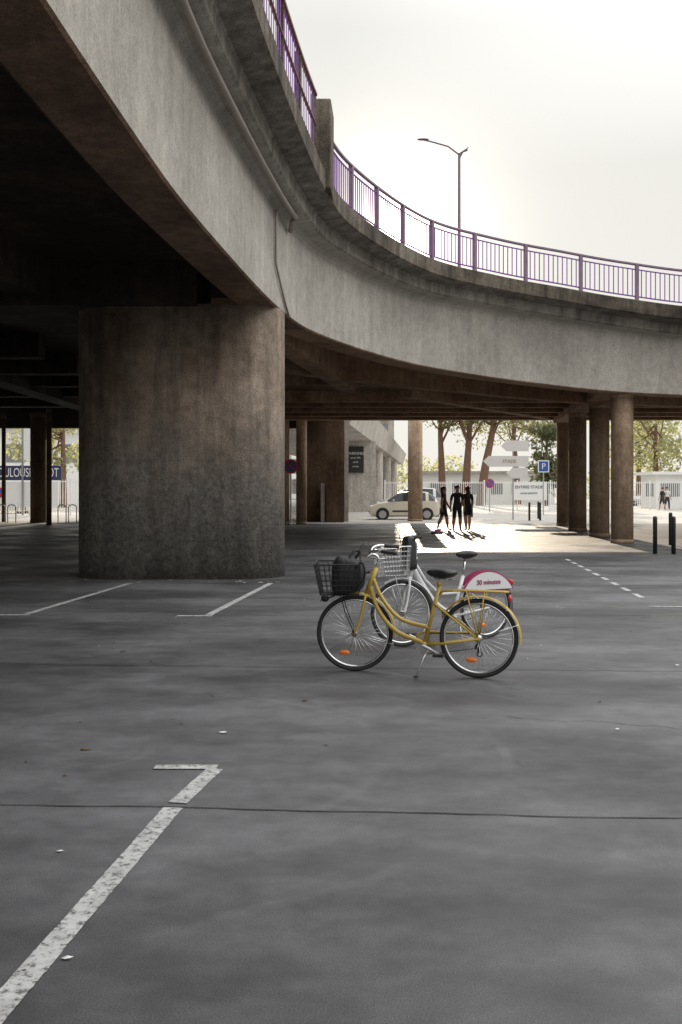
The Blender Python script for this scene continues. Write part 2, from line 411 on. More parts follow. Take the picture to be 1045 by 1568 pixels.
def stadium(x0,x1,y0,y1,r,n=10):
    out=[]
    for cx,cy,a0 in ((x1-r,y0+r,-90),(x1-r,y1-r,0),(x0+r,y1-r,90),(x0+r,y0+r,180)):
        for i in range(n+1):
            a=math.radians(a0+90*i/n); out.append((cx+r*math.cos(a),cy+r*math.sin(a)))
    return out
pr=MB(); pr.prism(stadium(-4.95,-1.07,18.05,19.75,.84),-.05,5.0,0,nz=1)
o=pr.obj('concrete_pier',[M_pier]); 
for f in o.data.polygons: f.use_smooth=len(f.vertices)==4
def column(x,y,r,h,mat=M_col,name='concrete_column'):
    m=MB(); m.tube([(x,y,-.02),(x,y,h)],r,28,0); 
    m.tube([(x,y,h-.22),(x,y,h+.0)],r*1.04,28,0)
    m.tube([(x,y,0),(x,y,.12)],r*1.05,28,0)
    o=m.obj(name,[mat]); 
    for f in o.data.polygons: f.use_smooth=len(f.vertices)==4
    return o
for x,yy,r,h in ((8.50,30.1,.33,4.6),(8.90,34.3,.34,4.62),(9.22,38.8,.34,4.62),(9.85,44.2,.27,4.74)): column(x,yy,r,h)
column(-2.62,45.7,.25,5.0); column(-1.82,45.9,.25,5.0); column(3.75,50.3,.37,5.6); 
for x in (-14.6,-22,-30): column(x,48,.37,5.3,M_brown)
column(-13.2,45,.12,5.3,M_brown); column(-16.6,49,.1,5.3,M_brown)
for x,yy in ((-14,24),(-22,24),(18,34.5),(18,44)): column(x,yy,.4,5.3 if x<0 else 4.9,M_brown)

fv=empty('far_viaduct'); m=MB()
d=.094
m.add([(-9.5,52,5.0),(.45,52,5.0),(.45+d*88,140,5.0),(-9.5+d*88,140,5.0),(-9.5,52,6.5),(.9,52,6.5),(.9+d*88,140,6.5),(-9.5+d*88,140,6.5)],
 [(3,2,1,0),(4,5,6,7),(0,1,5,4),(1,2,6,5),(2,3,7,6),(3,0,4,7)])
m.obj('deck',[M_pale],fv)
m=MB(); m.box((-1.9,49,0),(.15,53.5,5.0),0); m.box((-.72,48.2,0),(.15,48.9,1.95),0); m.obj('brown_pier_wall',[M_brown],fv)
m=MB(); m.box((.165,49.2,0),(.37,53.4,5.0),0); m.box((-.98,48.3,0),(-.78,48.6,1.9),0); m.obj('pale_edge_post',[M_pale],fv)
m=MB(); m.box((.5,70,0),(2.45,71.2,5.0)); m.obj('pale_pier',[M_pale],fv)
for yy in (88,104,122): 
    m=MB(); m.tube([(3.2+(yy-88)*.094,yy,0),(3.2+(yy-88)*.094,yy,5.0)],.5,16); m.tube([(-3+(yy-88)*.094,yy,0),(-3+(yy-88)*.094,yy,5.0)],.5,16); m.obj('far_columns',[M_pale],fv)
AB=empty('sun_blocker_block'); m=MB(); m.box((-8,150,0),(8.0,164,33),0)  # tall block added to keep sun off the ground left of the patch
for k in range(11):
    z=.9+k*3
    for i in range(6):
        x=-7.2+i*2.6; m.box((x,149.93,z),(x+1.3,149.99,z+1.5),1); m.box((x-.2,149.1,z-.95),(x+1.5,149.9,z-.8),0); m.box((x-.2,149.1,z-.79),(x+1.5,149.15,z-.05),2)
m.obj('walls_windows_balconies',[M_pale,M_win,M_whitep],AB)
m=MB(); m.box((-8.4,149.6,33.01),(8.4,164.4,33.5)); m.obj('roof',[M_roof],AB)
def text(body,size,loc,rotz,mat,parent,name='lettering',ext=.004,align='CENTER',sx=1):
    c=bpy.data.curves.new(name,'FONT'); c.body=body; c.size=size; c.extrude=ext; c.align_x=align; c.align_y='CENTER'
    c.materials.append(mat); o=bpy.data.objects.new(name,c); link(o,parent)
    o.location=loc; o.rotation_euler=(math.radians(90),0,rotz); o.scale=(sx,1,1); return o
bs=empty('black_notice_board'); m=MB(); m.box((.45,69.85,2.75),(1.6,69.95,4.6)); m.obj('panel',[M_blk],bs,bevel=.01)
for i,t in enumerate(('PARKING','acces 24h','tarifs','sortie')): text(t,.28 if i==0 else .18,(1.02,69.83,4.1-.3*i),0,M_signw,bs)

sl=empty('street_lamp',(4.25,35.8,0)); m=MB()
m.tube([(0,0,6.3),(0,0,10),(0,0,13.7)],[.075,.06,.045],8)
m.tube([(0,0,13.5),(.12,0,13.75),(.3,0,13.82)],.03,6); m.tube([(0,0,13.65),(-.4,0,13.95),(-1.0,0,14.12),(-1.35,0,14.2)],.03,6)
m.obj('pole',[M_rpost],sl)
m=MB(); m.add([(.25,-.09,13.8),(.25,.09,13.8),(.34,.07,13.92),(.34,-.07,13.92),(-.05,-.05,13.66),(-.05,.05,13.66)],[(0,1,2,3),(0,4,5,1),(3,2,5,4),(0,3,4),(1,5,2)]); 
m.ell((-1.3,0,14.2),(.22,.08,.04)); m.obj('lamp_heads',[M_rpost],sl)

# ------------------------------------------------------------------ bicycles
def fender(mb,cx,cz,R,a0,a1,w,m=0,n=26):
    vs=[];k=5
    for i in range(n+1):
        a=math.radians(a0+(a1-a0)*i/n)
        for j_ in range(k):
            t=(j_/(k-1)-.5)*2; r=R-.014*t*t
            vs.append((cx+r*math.cos(a),t*w/2,cz+r*math.sin(a)))
    fs=[(i*k+q,i*k+q+1,(i+1)*k+q+1,(i+1)*k+q) for i in range(n) for q in range(k-1)]
    mb.add(vs,fs,m)
    vs2=[(v[0]-.003*math.cos(math.atan2(v[2]-cz,v[0]-cx)),v[1],v[2]-.003*math.sin(math.atan2(v[2]-cz,v[0]-cx))) for v in vs]
    mb.add(vs2,[f[::-1] for f in fs],m)
def wheel(parent,name,cx,refl=math.radians(-60),y0=0):
    m=MB(); R=.345
    m.ring((cx,0,R),.327,.0185,'y',64,10,0)
    m.ring((cx,0,R),.302,.0105,'y',64,6,1)
    m.tube([(cx,-.055,R),(cx,-.03,R),(cx,.03,R),(cx,.055,R)],[.012,.02,.02,.012],10,1)
    m.tube([(cx,-.028,R),(cx,-.024,R)],.03,14,1); m.tube([(cx,.024,R),(cx,.028,R)],.03,14,1)
    for i in range(32):
        a=2*math.pi*i/32; b=a+(.35 if (i//2)%2 else -.35); sg=1 if i%2 else -1
        m.tube([(cx+.028*math.cos(b),sg*.026,R+.028*math.sin(b)),(cx+.3*math.cos(a),0,R+.3*math.sin(a))],.0015,4,1)
    c=Vector((cx+.2*math.cos(refl),.006,R+.2*math.sin(refl))); m.ell(c,(.05,.012,.022),2,12,6)
    m.tube([(cx+.25*math.cos(2.1),0,R+.25*math.sin(2.1)),(cx+.3*math.cos(2.1),0,R+.3*math.sin(2.1))],.003,4,1)
    return m.obj(name,[M_rub,M_chrome,M_orng],parent,smooth=True)
def wire_basket(m,x0,x1,hw,z0,z1,taper=.05,r=.0028,mi=0,nx=9,ny=9,nz=7):
    def ringat(t):
        z=z0+(z1-z0)*t; e=taper*(1-t)
        return [(x0+e*.4,-hw+e,z),(x1-e,-hw+e,z),(x1-e,hw-e,z),(x0+e*.4,hw-e,z)]
    for t in np.linspace(0,1,nz):
        q=ringat(t); m.tube(q+[q[0]],r if t<1 else r*2.2,5,mi,cap=False)
    A=ringat(0);B=ringat(1)
    for e in range(4):
        a0,a1=Vector(A[e]),Vector(A[(e+1)%4]);b0,b1=Vector(B[e]),Vector(B[(e+1)%4])
        for i in range(nx): t=i/nx; m.tube([a0.lerp(a1,t),b0.lerp(b1,t)],r,5,mi)
    for i in range(1,nx):
        t=i/nx; m.tube([Vector(A[0]).lerp(Vector(A[1]),t),Vector(A[3]).lerp(Vector(A[2]),t)],r,5,mi)
        m.tube([Vector(A[0]).lerp(Vector(A[3]),t),Vector(A[1]).lerp(Vector(A[2]),t)],r,5,mi)
def saddle(parent,x,z,mat=M_blk):
    m=MB()
    def f(p):
        w=.35+.65*(1/(1+math.exp(7*(p.x+.05))))
        return Vector((p.x,p.y*w,p.z*(1 if p.z<0 else .75)+.12*p.x*p.x))
    m.ell((x,0,z),(.14,.105,.05),0,24,12,f)
    m.obj('saddle',[mat],parent,smooth=True)
    m=MB()
    for sy in (-.02,.02): m.tube([(x-.08,sy,z-.02),(x-.03,sy,z-.055),(x+.05,sy,z-.055),(x+.1,sy*.5,z-.02)],.004,5,0)
    m.ring((x-.08,.04,z-.055),.014,.005,'z',10,5,0); m.ring((x-.08,-.04,z-.055),.014,.005,'z',10,5,0)
    m.obj('saddle_rails',[M_chrome],parent)
def crankset(parent,bx,bz,ang=.3):
    m=MB()
    m.tube([(bx,-.07,bz),(bx,.07,bz)],.02,12,0)
    m.tube([(bx,-.052,bz),(bx,-.047,bz)],.09,30,0)
    m.ring((bx,-.05,bz),.093,.004,'y',30,5,0)
    for sy,a in ((-.075,ang),(.075,ang+math.pi)):
        ex,ez=bx+.17*math.cos(a),bz+.17*math.sin(a)
        m.tube([(bx,sy,bz),(ex,sy,ez)],[.013,.01],8,0)
        yo=sy+(.06 if sy>0 else -.06); 
        m.box((ex-.045,min(sy+(.015 if sy>0 else -.015),yo+ (.05 if sy>0 else -.05)),ez-.012),(ex+.045,max(sy+(.015 if sy>0 else -.015),yo+(.05 if sy>0 else -.05)),ez+.012),1)
    m.tube([(bx,-.05,bz+.092),(.0,-.05,.345+.035)],.004,5,1); m.tube([(bx,-.05,bz-.092),(.02,-.05,.25),(.0,-.05,.31)],.004,5,1)
    m.tube([(0,-.052,.345),(0,-.04,.345)],.036,14,1)
    m.obj('crankset',[M_steel,M_blk],parent)
def bicycle_yellow(loc,rot,lean):
    B=empty('yellow_bicycle',loc,rot); B.rotation_euler=(lean,0,rot)
    wheel(B,'rear_wheel',0,math.radians(-72))
    F=MB()
    sp=lambda pts,r,per=6,seg=12,m=0: F.tube([Vector(p) for p in crv(pts,per)],r,seg,m)
    sp([(.955,0,.845),(.87,0,.67),(.70,0,.49),(.43,0,.42)],.018)
    sp([(.98,0,.77),(.90,0,.56),(.74,0,.38),(.49,0,.285)],.020)
    F.tube([(.48,0,.27),(.345,0,.80)],.018,12,0)
    F.tube([(.925,0,.94),(1.015,0,.69)],.023,14,0)
    F.tube([(.48,-.035,.27),(.48,.035,.27)],.026,14,0)
    for s in (-1,1):
        F.tube([(.46,s*.02,.275),(.3,s*.045,.29),(0,s*.062,.345)],.0115,8,0)
        F.tube([(.39,s*.015,.63),(.25,s*.05,.535),(0,s*.062,.345)],.0095,8,0)
        F.box((-.02,s*.062-.004,.325),(.03,s*.062+.004,.365),0)
    F.tube([(.35,0,.79),(.352,0,.83)],.022,12,0)
    F.obj('frame',[M_yel],B,smooth=True)
    m=MB(); m.tube([(.346,0,.80),(.325,0,.885)],.0125,10,0); m.obj('seat_post',[M_chrome],B,smooth=True)
    saddle(B,.325,.905)
    m=MB(); fender(m,0,.345,.375,28,186,.062); 
    for s in (-1,1): m.tube([(0,s*.06,.345),(-.345,s*.03,.475)],.003,5,1)
    m.obj('rear_mudguard',[M_yel,M_chrome],B,smooth=True)
    m=MB()
    z=.755
    path=[(.34,-.03,z-.04),(.27,-.055,z),(-.2,-.065,z),(-.25,-.04,z),(-.25,.04,z),(-.2,.065,z),(.27,.055,z),(.34,.03,z-.04)]
    m.tube(crv(path,3),.0075,8,0)
    for x in (.2,.1,0,-.1): m.tube([(x,-.06,z),(x,.06,z)],.005,6,0)
    for yv in (-.02,.02): m.tube([(.24,yv,z),(-.25,yv,z)],.005,6,0)
    for s in (-1,1):
        m.tube([(0,s*.066,.36),(-.06,s*.066,z)],.006,6,0); m.tube([(0,s*.066,.36),(.1,s*.066,z)],.006,6,0)
    m.obj('rear_rack',[M_yel],B,smooth=True)
    m=MB(); m.ell((-.27,0,.70),(.018,.045,.03),0,12,8); m.obj('tail_light',[M_red],B,smooth=True)
    crankset(B,.48,.27,math.radians(25))
    m=MB(); m.tube(crv([(.57,-.062,.33),(.48,-.062,.375),(.3,-.062,.375),(.08,-.062,.38)],5),.012,8,0); m.obj('chain_guard',[M_yel],B,smooth=True)
    m=MB(); m.tube([(0,-.07,.335),(.02,-.07,.27),(.0,-.07,.21)],[.014,.016,.012],8,0); m.ring((.0,-.06,.2),.022,.006,'y',14,6,0); m.ring((.02,-.06,.265),.02,.006,'y',14,6,0)
    m.obj('derailleur',[M_blk],B,smooth=True)
    m=MB(); m.tube([(.43,.03,.25),(.47,.10,.16),(.51,.19,.015)],[.011,.009,.008],8,0); m.ell((.512,.195,.012),(.025,.014,.01),1,10,6); m.obj('kickstand',[M_steel,M_blk],B,smooth=True)
    ax0=Vector((1.015,0,.69)); axd=(Vector((.925,0,.94))-ax0).normalized()
    S=empty('steering_assembly',(0,0,0),0,B)
    S.matrix_local=Matrix.Translation(ax0)@Matrix.Rotation(math.radians(12),4,axd)@Matrix.Translation(-ax0)
    wheel(S,'front_wheel',1.12,math.radians(-62))
    m=MB(); 
    m.tube([(1.005,-.0,.70),(1.02,0,.675)],.026,12,0)
    for s in (-1,1): m.tube(crv([(1.02,s*.03,.69),(1.035,s*.055,.62),(1.075,s*.06,.46),(1.12,s*.06,.345)],5),.0125,8,0)
    m.obj('fork',[M_yel],S,smooth=True)
    m=MB(); fender(m,1.12,.345,.375,68,186,.062)
    for s in (-1,1): m.tube([(1.12,s*.06,.345),(1.12-.35,s*.03,.25)],.003,5,1)
    m.obj('front_mudguard',[M_yel,M_chrome],S,smooth=True)
    m=MB()
    m.tube(crv([(.925,0,.93),(.905,0,1.0),(.92,0,1.045),(.965,0,1.06)],4),.0125,10,0)
    for s in (-1,1):
        m.tube(crv([(.965,0,1.06),(.975,s*.09,1.065),(.965,s*.19,1.10),(.90,s*.265,1.115),(.80,s*.295,1.105),(.74,s*.305,1.10)],5),.011,10,0)
        m.tube([(.93,s*.235,1.105),(.99,s*.25,1.06),(.90,s*.30,1.05),(.83,s*.31,1.055)],.005,6,0)
    m.obj('handlebar',[M_chrome],S,smooth=True)
    m=MB()
    for s in (-1,1): m.tube(crv([(.865,s*.278,1.112),(.80,s*.295,1.105),(.73,s*.306,1.10)],3),[.016,.017,.017,.016,.016,.017,.018][:7],10,0)
    m.ell((.93,.10,1.10),(.025,.025,.02),1,12,8)
    for s in (-1,1): m.tube(crv([(.93,s*.24,1.1),(1.04,s*.2,1.16),(1.07,s*.05,1.02),(1.03,s*.02,.8)],5),.003,5,0)
    m.obj('grips_bell_cables',[M_blk,M_chrome],S,smooth=True)
    m=MB(); wire_basket(m,1.06,1.47,.17,.70,.98,.05)
    for s in (-1,1): m.tube([(1.12,s*.066,.35),(1.2,s*.08,.55),(1.24,s*.09,.70)],.005,6,0)
    m.tube([(.98,0,.9),(1.07,0,.88)],.01,6,0)
    m.obj('wire_basket',[M_blk],S)
    m=MB()
    def bagf(p):
        k=1+.10*math.sin(5*p.x+2*p.z)+.06*math.sin(9*p.y+3)
        q=lambda v:math.copysign(abs(v)**.7,v)
        return Vector((q(p.x)*k,q(p.y)*k,q(p.z)*(1+.08*math.sin(4*p.x))))
    m.ell((1.19,0,.87),(.15,.135,.17),0,26,16,bagf)
    m.tube(crv([(1.14,-.07,.99),(1.08,-.05,1.07),(1.12,.0,1.09),(1.17,.05,1.02)],5),.012,6,0)
    m.tube(crv([(1.1,.13,.95),(1.04,.17,1.0),(1.02,.15,.88),(1.09,.14,.75)],5),.009,6,0)
    m.obj('shoulder_bag',[M_bag],S,smooth=True)
    m=MB(); m.ell((1.39,0,.655),(.04,.035,.03),0,14,8); m.tube([(1.425,0,.655),(1.432,0,.655)],.028,14,1); m.tube([(1.36,0,.66),(1.25,0,.70)],.006,6,0)
    m.obj('head_light',[M_blk,M_chrome],S,smooth=True)
    return B
def bicycle_white(loc,rot,lean):
    B=empty('white_bicycle',loc,rot); B.rotation_euler=(lean,0,rot)
    wheel(B,'rear_wheel',0,math.radians(-75))
    F=MB()
    F.tube(crv([(.95,0,.80),(.84,0,.63),(.68,0,.43),(.46,0,.28)],6),.03,12,0)
    F.tube([(.46,0,.27),(.30,0,.70)],.021,12,0); F.tube([(.92,0,.93),(1.01,0,.68)],.025,14,0)
    F.tube([(.46,-.04,.27),(.46,.04,.27)],.03,14,0)
    F.tube([(.93,0,.87),(.80,0,.68),(.62,0,.52),(.37,0,.52)],.014,8,0)
    for s in (-1,1):
        F.tube([(.44,s*.02,.275),(0,s*.062,.345)],.013,8,0); F.tube([(.34,s*.015,.6),(0,s*.062,.345)],.010,8,0)
    F.obj('frame',[M_wht],B,smooth=True)
    m=MB(); m.tube([(.30,0,.68),(.262,0,.90)],.0135,10,0); m.obj('seat_post',[M_chrome],B,smooth=True)
    saddle(B,.25,.935)
    m=MB(); fender(m,0,.345,.375,20,190,.062); m.obj('rear_mudguard',[M_wht],B,smooth=True)
    for s in (-1,1):
        m=MB()
        def sector(a0,a1,r0,r1,y,mi,n=18):
            o_=[(r1*math.cos(math.radians(a0+(a1-a0)*i/n)),r1*math.sin(math.radians(a0+(a1-a0)*i/n))) for i in range(n+1)]
            p0=o_[-1];p1=o_[0]; i_=[(p0[0]+(p1[0]-p0[0])*t,p0[1]+(p1[1]-p0[1])*t-r0*math.sin(math.pi*t)) for t in np.linspace(0,1,n+1)][1:-1]
            ol=o_+i_; N_=len(ol); th=.008
            vs=[(p[0],y,.345+p[1]) for p in ol]+[(p[0],y+s*th,.345+p[1]) for p in ol]
            m.add(vs,[tuple(range(N_)),tuple(range(N_,2*N_))[::-1]]+[(i,(i+1)%N_,N_+(i+1)%N_,N_+i) for i in range(N_)],mi)
        sector(28,152,.03,.405,s*.045,0)
        sector(31,150,.0,.385,s*.055,1)
        m.obj('side_fairing',[M_mag,M_wht],B)
    text('30 minutes',.075,(.0,.0665,.62),math.pi,M_mag,B,sx=1.0)
    m=MB(); m.ell((-.36,0,.60),(.03,.045,.035),0,12,8); m.obj('tail_light',[M_red],B,smooth=True)
    crankset(B,.46,.27,math.radians(200))
    m=MB(); m.tube([(.40,.03,.25),(.43,.10,.15),(.47,.19,.01)],[.012,.01,.009],8,0); m.obj('kickstand',[M_steel],B,smooth=True)
    ax0=Vector((1.01,0,.68)); axd=(Vector((.92,0,.93))-ax0).normalized()
    S=empty('steering_assembly',(0,0,0),0,B)
    S.matrix_local=Matrix.Translation(ax0)@Matrix.Rotation(math.radians(-14),4,axd)@Matrix.Translation(-ax0)
    wheel(S,'front_wheel',1.11,math.radians(-50))
    m=MB()
    for s in (-1,1): m.tube(crv([(1.015,s*.03,.69),(1.03,s*.058,.62),(1.07,s*.062,.46),(1.11,s*.062,.345)],5),.014,8,0)
    m.tube([(1.0,0,.72),(1.02,0,.67)],.03,12,0); m.obj('fork',[M_wht],S,smooth=True)
    m=MB(); fender(m,1.11,.345,.375,60,170,.062); m.obj('front_mudguard',[M_wht],S,smooth=True)
    m=MB()
    m.tube(crv([(.92,0,.92),(.90,0,1.02),(.91,0,1.08),(.93,0,1.10)],4),.016,10,0)
    for s in (-1,1): m.tube(crv([(.93,0,1.10),(.94,s*.1,1.12),(.92,s*.2,1.15),(.84,s*.275,1.16),(.73,s*.30,1.155)],5),.0125,10,0)
    m.obj('handlebar',[M_steel],S,smooth=True)
    m=MB()
    for s in (-1,1): m.tube([(.84,s*.275,1.16),(.72,s*.303,1.153)],.018,10,0)
    for s in (-1,1): m.tube(crv([(.93,s*.2,1.15),(1.02,s*.17,1.22),(1.05,s*.05,1.05),(1.02,s*.02,.85)],5),.004,5,0)
    m.obj('grips_cables',[M_blk],S,smooth=True)
    m=MB(); m.tube([(.80,.285,1.18),(.74,.30,1.18)],.012,8,0); m.obj('gear_shifter',[M_mag],S,smooth=True)
    m=MB(); wire_basket(m,1.03,1.36,.17,.74,1.03,.05,.0032); m.tube([(1.11,.07,.36),(1.2,.1,.74)],.006,6,0); m.tube([(1.11,-.07,.36),(1.2,-.1,.74)],.006,6,0)
    m.obj('wire_basket',[M_chrome],S)
    m=MB(); 
    def lb(p):
        q=lambda v:math.copysign(abs(v)**.35,v); return Vector((q(p.x)*(1-.12*p.z),q(p.y),q(p.z)))
    m.ell((.985,0,.97),(.055,.085,.18),0,20,14,lb); m.obj('lock_console',[M_blk],S,smooth=True)
    return B
rx,ry=1.195,8.66; fx,fy=.10,8.98
ang=math.atan2(fy-ry,fx-rx)
bicycle_yellow((rx,ry,.0),ang,math.radians(2.0))
rx,ry=1.60,10.95; fx,fy=.63,10.38
ang=math.atan2(fy-ry,fx-rx)
bicycle_white((rx,ry,.0),ang,math.radians(2.5))

# ------------------------------------------------------------------ car
def hatchback(name,loc,rot,paint_,sc=1.0):
    A=empty(name,loc,rot); A.scale=(sc,sc,sc)
    st=[(0,.32,.60,.61,.58,.50),(.10,.22,.70,.72,.72,.6),(.45,.18,.84,.87,.80,.66),(.95,.18,.93,.98,.82,.66),(1.55,.18,.96,1.40,.83,.60),(1.75,.18,.97,1.47,.83,.62),
        (2.25,.18,.98,1.50,.83,.63),(2.35,.18,.98,1.50,.83,.63),(2.95,.18,1.0,1.47,.83,.62),(3.10,.18,1.0,1.44,.83,.61),(3.45,.18,.98,1.22,.80,.58),(3.6,.22,.90,.96,.77,.6),(3.68,.32,.75,.76,.7,.55)]
    m=MB(); ring=[]
    for x,zb,zt,zr,w,rw in st:
        half=[(w*.82,zb),(w*.98,zb+.07),(w*1.0,(zb+zt)/2),(w*.97,zt),(rw,zr-.035*(zr>zt+.05)-.004),(rw*.75,zr)]
        ring.append([(x,yy,zz) for yy,zz in half]+[(x,-yy,zz) for yy,zz in half[::-1]])
    n=12; vs=[p for r_ in ring for p in r_]
    for i in range(len(st)-1):
        for k in range(n):
            l=(k+1)%n; mi=0
            if k in (3,7) and st[i][0]>=.95 and st[i+1][0]<=3.45 and st[i][0] not in (2.25,2.95): mi=1
            if k in (3,4,5,6,7) and (i==3): mi=1
            if k in (4,5,6) and i==9: mi=1
            m.f.append((i*n+k,i*n+l,(i+1)*n+l,(i+1)*n+k)); m.m.append(mi)
    m.v=vs; m.f.append(tuple(range(n))); m.m.append(0); m.f.append(tuple((len(st)-1)*n+k for k in range(n))[::-1]); m.m.append(0)
    m.obj('body',[paint_,M_glass],A,bevel=.02)
    for x in (.68,3.0):
        for s in (-1,1):
            w=MB(); w.tube([(x,s*.60,.30),(x,s*.842,.30)],.345,28,0); w.tube([(x,s*.845,.29),(x,s*.86,.29)],.285,28,0)
            w.tube([(x,s*.862,.29),(x,s*.872,.29)],.18,20,1); w.ring((x,s*.862,.29),.19,.015,'y',24,6,1); w.obj('wheel',[M_rub,M_steel],A)
    m=MB()
    for s in (-1,1): 
        m.ell((.16,s*.56,.68),(.12,.14,.08),0,12,8); m.ell((3.58,s*.68,.82),(.05,.07,.15),1,12,8)
        m.ell((1.25,s*.92,1.02),(.05,.09,.06),2,12,8)
        m.box((1.2,s*.815-.02,.42),(2.9,s*.815+.02,.5),3)
    m.box((-.01,-.5,.36),(.04,.5,.5),3); m.box((-.02,-.22,.5),(.02,.22,.58),0)
    m.obj('lights_mirrors_grille',[M_signw,M_red,paint_,M_blk],A,smooth=False)
    return A
hatchback('parked_hatchback_car',(1.5,53.0,0),0,M_green)
hatchback('parked_silver_car',(2.05,59.0,0),0,M_silver,1.13)
hatchback('parked_silver_car',(27.0,92.0,0),math.radians(20),M_silver)
hatchback('parked_silver_car',(-24.0,66.0,0),math.radians(0),M_silver)

# ------------------------------------------------------------------ people
M_skin=simple('skin',(.50,.30,.21),.55,var=.08); M_hair=simple('dark_hair',(.025,.016,.012),.5,var=.4,scale=60); M_cloth=simple('black_cloth',(.02,.02,.022),.8)
M_cloth2=simple('dark_red_cloth',(.10,.035,.03),.8); M_shoe=simple('white_shoes',(.6,.6,.6),.6); M_jean=simple('dark_shorts',(.03,.032,.04),.8)
def person(name,loc,rot,h,stride,top,bottom,hairlen,legs_cover,sleeve,arms=(0.1,-.1)):
    A=empty(name,loc,rot); s=h/1.75
    V=[];Ed=[];R=[]
    def v(x,y,z,r,p=None,ry=None):
        V.append((x*s,y*s,z*s)); R.append((r*s,(ry or r)*s))
        if p is not None: Ed.append((p,len(V)-1))
        return len(V)-1
    pel=v(0,0,.97,.155,None,.125); wa=v(0,0,1.12,.135,pel,.10); ch=v(0,.0,1.30,.165,wa,.125); sh=v(0,0,1.42,.125,ch,.09); nk=v(0,.005,1.50,.058,sh); hd=v(0,.015,1.575,.075,nk,.08); h2=v(0,.02,1.65,.09,hd,.10); h3=v(0,.01,1.71,.065,h2,.075)
    for sd_,st in ((-1,stride),(1,-stride)):
        hp=v(sd_*.09,0,.90,.115,pel); kn=v(sd_*.10,st*.5+.03*abs(st)/.3,.50,.074,hp); 
        cf=v(sd_*.10,st*.75-.02,.34,.072,kn); an=v(sd_*.10,st-.03,.09,.046,cf); hl=v(sd_*.10,st-.03,.045,.04,an); toe=v(sd_*.105,st+.14,.03,.03,hl,.038)
    for sd_,ar in ((-1,arms[0]),(1,arms[1])):
        s1=v(sd_*.185,0,1.40,.07,sh); el_=v(sd_*.235,ar*.5-.02,1.12,.052,s1); wr=v(sd_*.245,ar+.04,.88,.034,el_); pa=v(sd_*.245,ar+.06,.81,.034,wr,.024)
    me=bpy.data.meshes.new(name+'_body'); me.from_pydata(V,Ed,[]); o=bpy.data.objects.new('body_src',me); link(o)
    md=o.modifiers.new('s','SKIN'); md.use_smooth_shade=True
    for i,r in enumerate(R): me.skin_vertices[0].data[i].radius=r
    me.skin_vertices[0].data[0].use_root=True
    sb=o.modifiers.new('ss','SUBSURF'); sb.levels=2; sb.render_levels=2
    dg=bpy.context.evaluated_depsgraph_get(); m2=bpy.data.meshes.new_from_object(o.evaluated_get(dg)); bpy.data.objects.remove(o)
    for mm in (M_skin,top,bottom,M_shoe): m2.materials.append(mm)
    for f in m2.polygons:
        c=f.center/s; mi=0
        arm=abs(c.x)>.19 and c.z<1.45
        if c.z<.085: mi=3
        elif c.z<1.02 and c.z>legs_cover and not (abs(c.x)>.205): mi=2
        elif c.z>=1.02 and c.z<1.46 and (not arm or c.z>sleeve): mi=1
        f.material_index=mi; f.use_smooth=True
    b=bpy.data.objects.new('body',m2); link(b,A)
    m=MB()
    m.ell((0,.112*s,1.635*s),(.012*s,.02*s,.02*s),0,8,6)
    for e in (-1,1):
        m.ell((e*.032*s,.098*s,1.655*s),(.012*s,.008*s,.007*s),2,8,6); m.ell((e*.085*s,.01*s,1.64*s),(.01*s,.02*s,.03*s),0,8,6)
    m.ell((0,.095*s,1.595*s),(.024*s,.01*s,.006*s),3,8,6)
    m.ell((0,-.012*s,1.685*s),(.098*s,.112*s,.09*s),1,16,10)
    if hairlen>0: m.ell((0,-.075*s,(1.66-hairlen/2)*s),(.09*s,.05*s,(hairlen/2+.06)*s),1,14,10)
    for sd_,ar in ((-1,arms[0]),(1,arms[1])):
        for k in range(4):
            L=(.07,.08,.075,.06)[k]; y0=ar+.035+.018*k
            m.tube([(sd_*.245*s,y0*s,.80*s),(sd_*.242*s,(y0+.006)*s,(.80-L*.5)*s),(sd_*.232*s,(y0+.008)*s,(.80-L)*s)],[.009*s,.008*s,.006*s],6,0)
        m.tube([(sd_*.24*s,(ar+.085)*s,.83*s),(sd_*.23*s,(ar+.11)*s,.79*s),(sd_*.225*s,(ar+.11)*s,.76*s)],[.011*s,.009*s,.007*s],6,0)
    m.obj('head_details_hands',[M_skin,M_hair,M_blk,M_mag],A,smooth=True)
    return A
person('walking_woman',(4.05,39.3,0),math.radians(-100),1.72,.2,M_cloth2,M_cloth,.22,.55,1.3,(.2,-.1))
person('walking_man',(4.50,38.6,0),math.radians(190),1.76,.14,M_cloth,M_jean,0,.50,1.2,(.12,-.08))
person('standing_woman',(4.98,39.2,0),math.radians(15),1.72,-.08,M_cloth,M_cloth,.42,.60,1.2,(.05,.1))
person('walking_man',(24.2,75,0),math.radians(40),1.75,.2,M_cloth,M_jean,0,.5,1.15)
person('walking_man',(24.9,76,0),math.radians(200),1.75,.15,M_shoe,M_jean,0,.1,1.15)

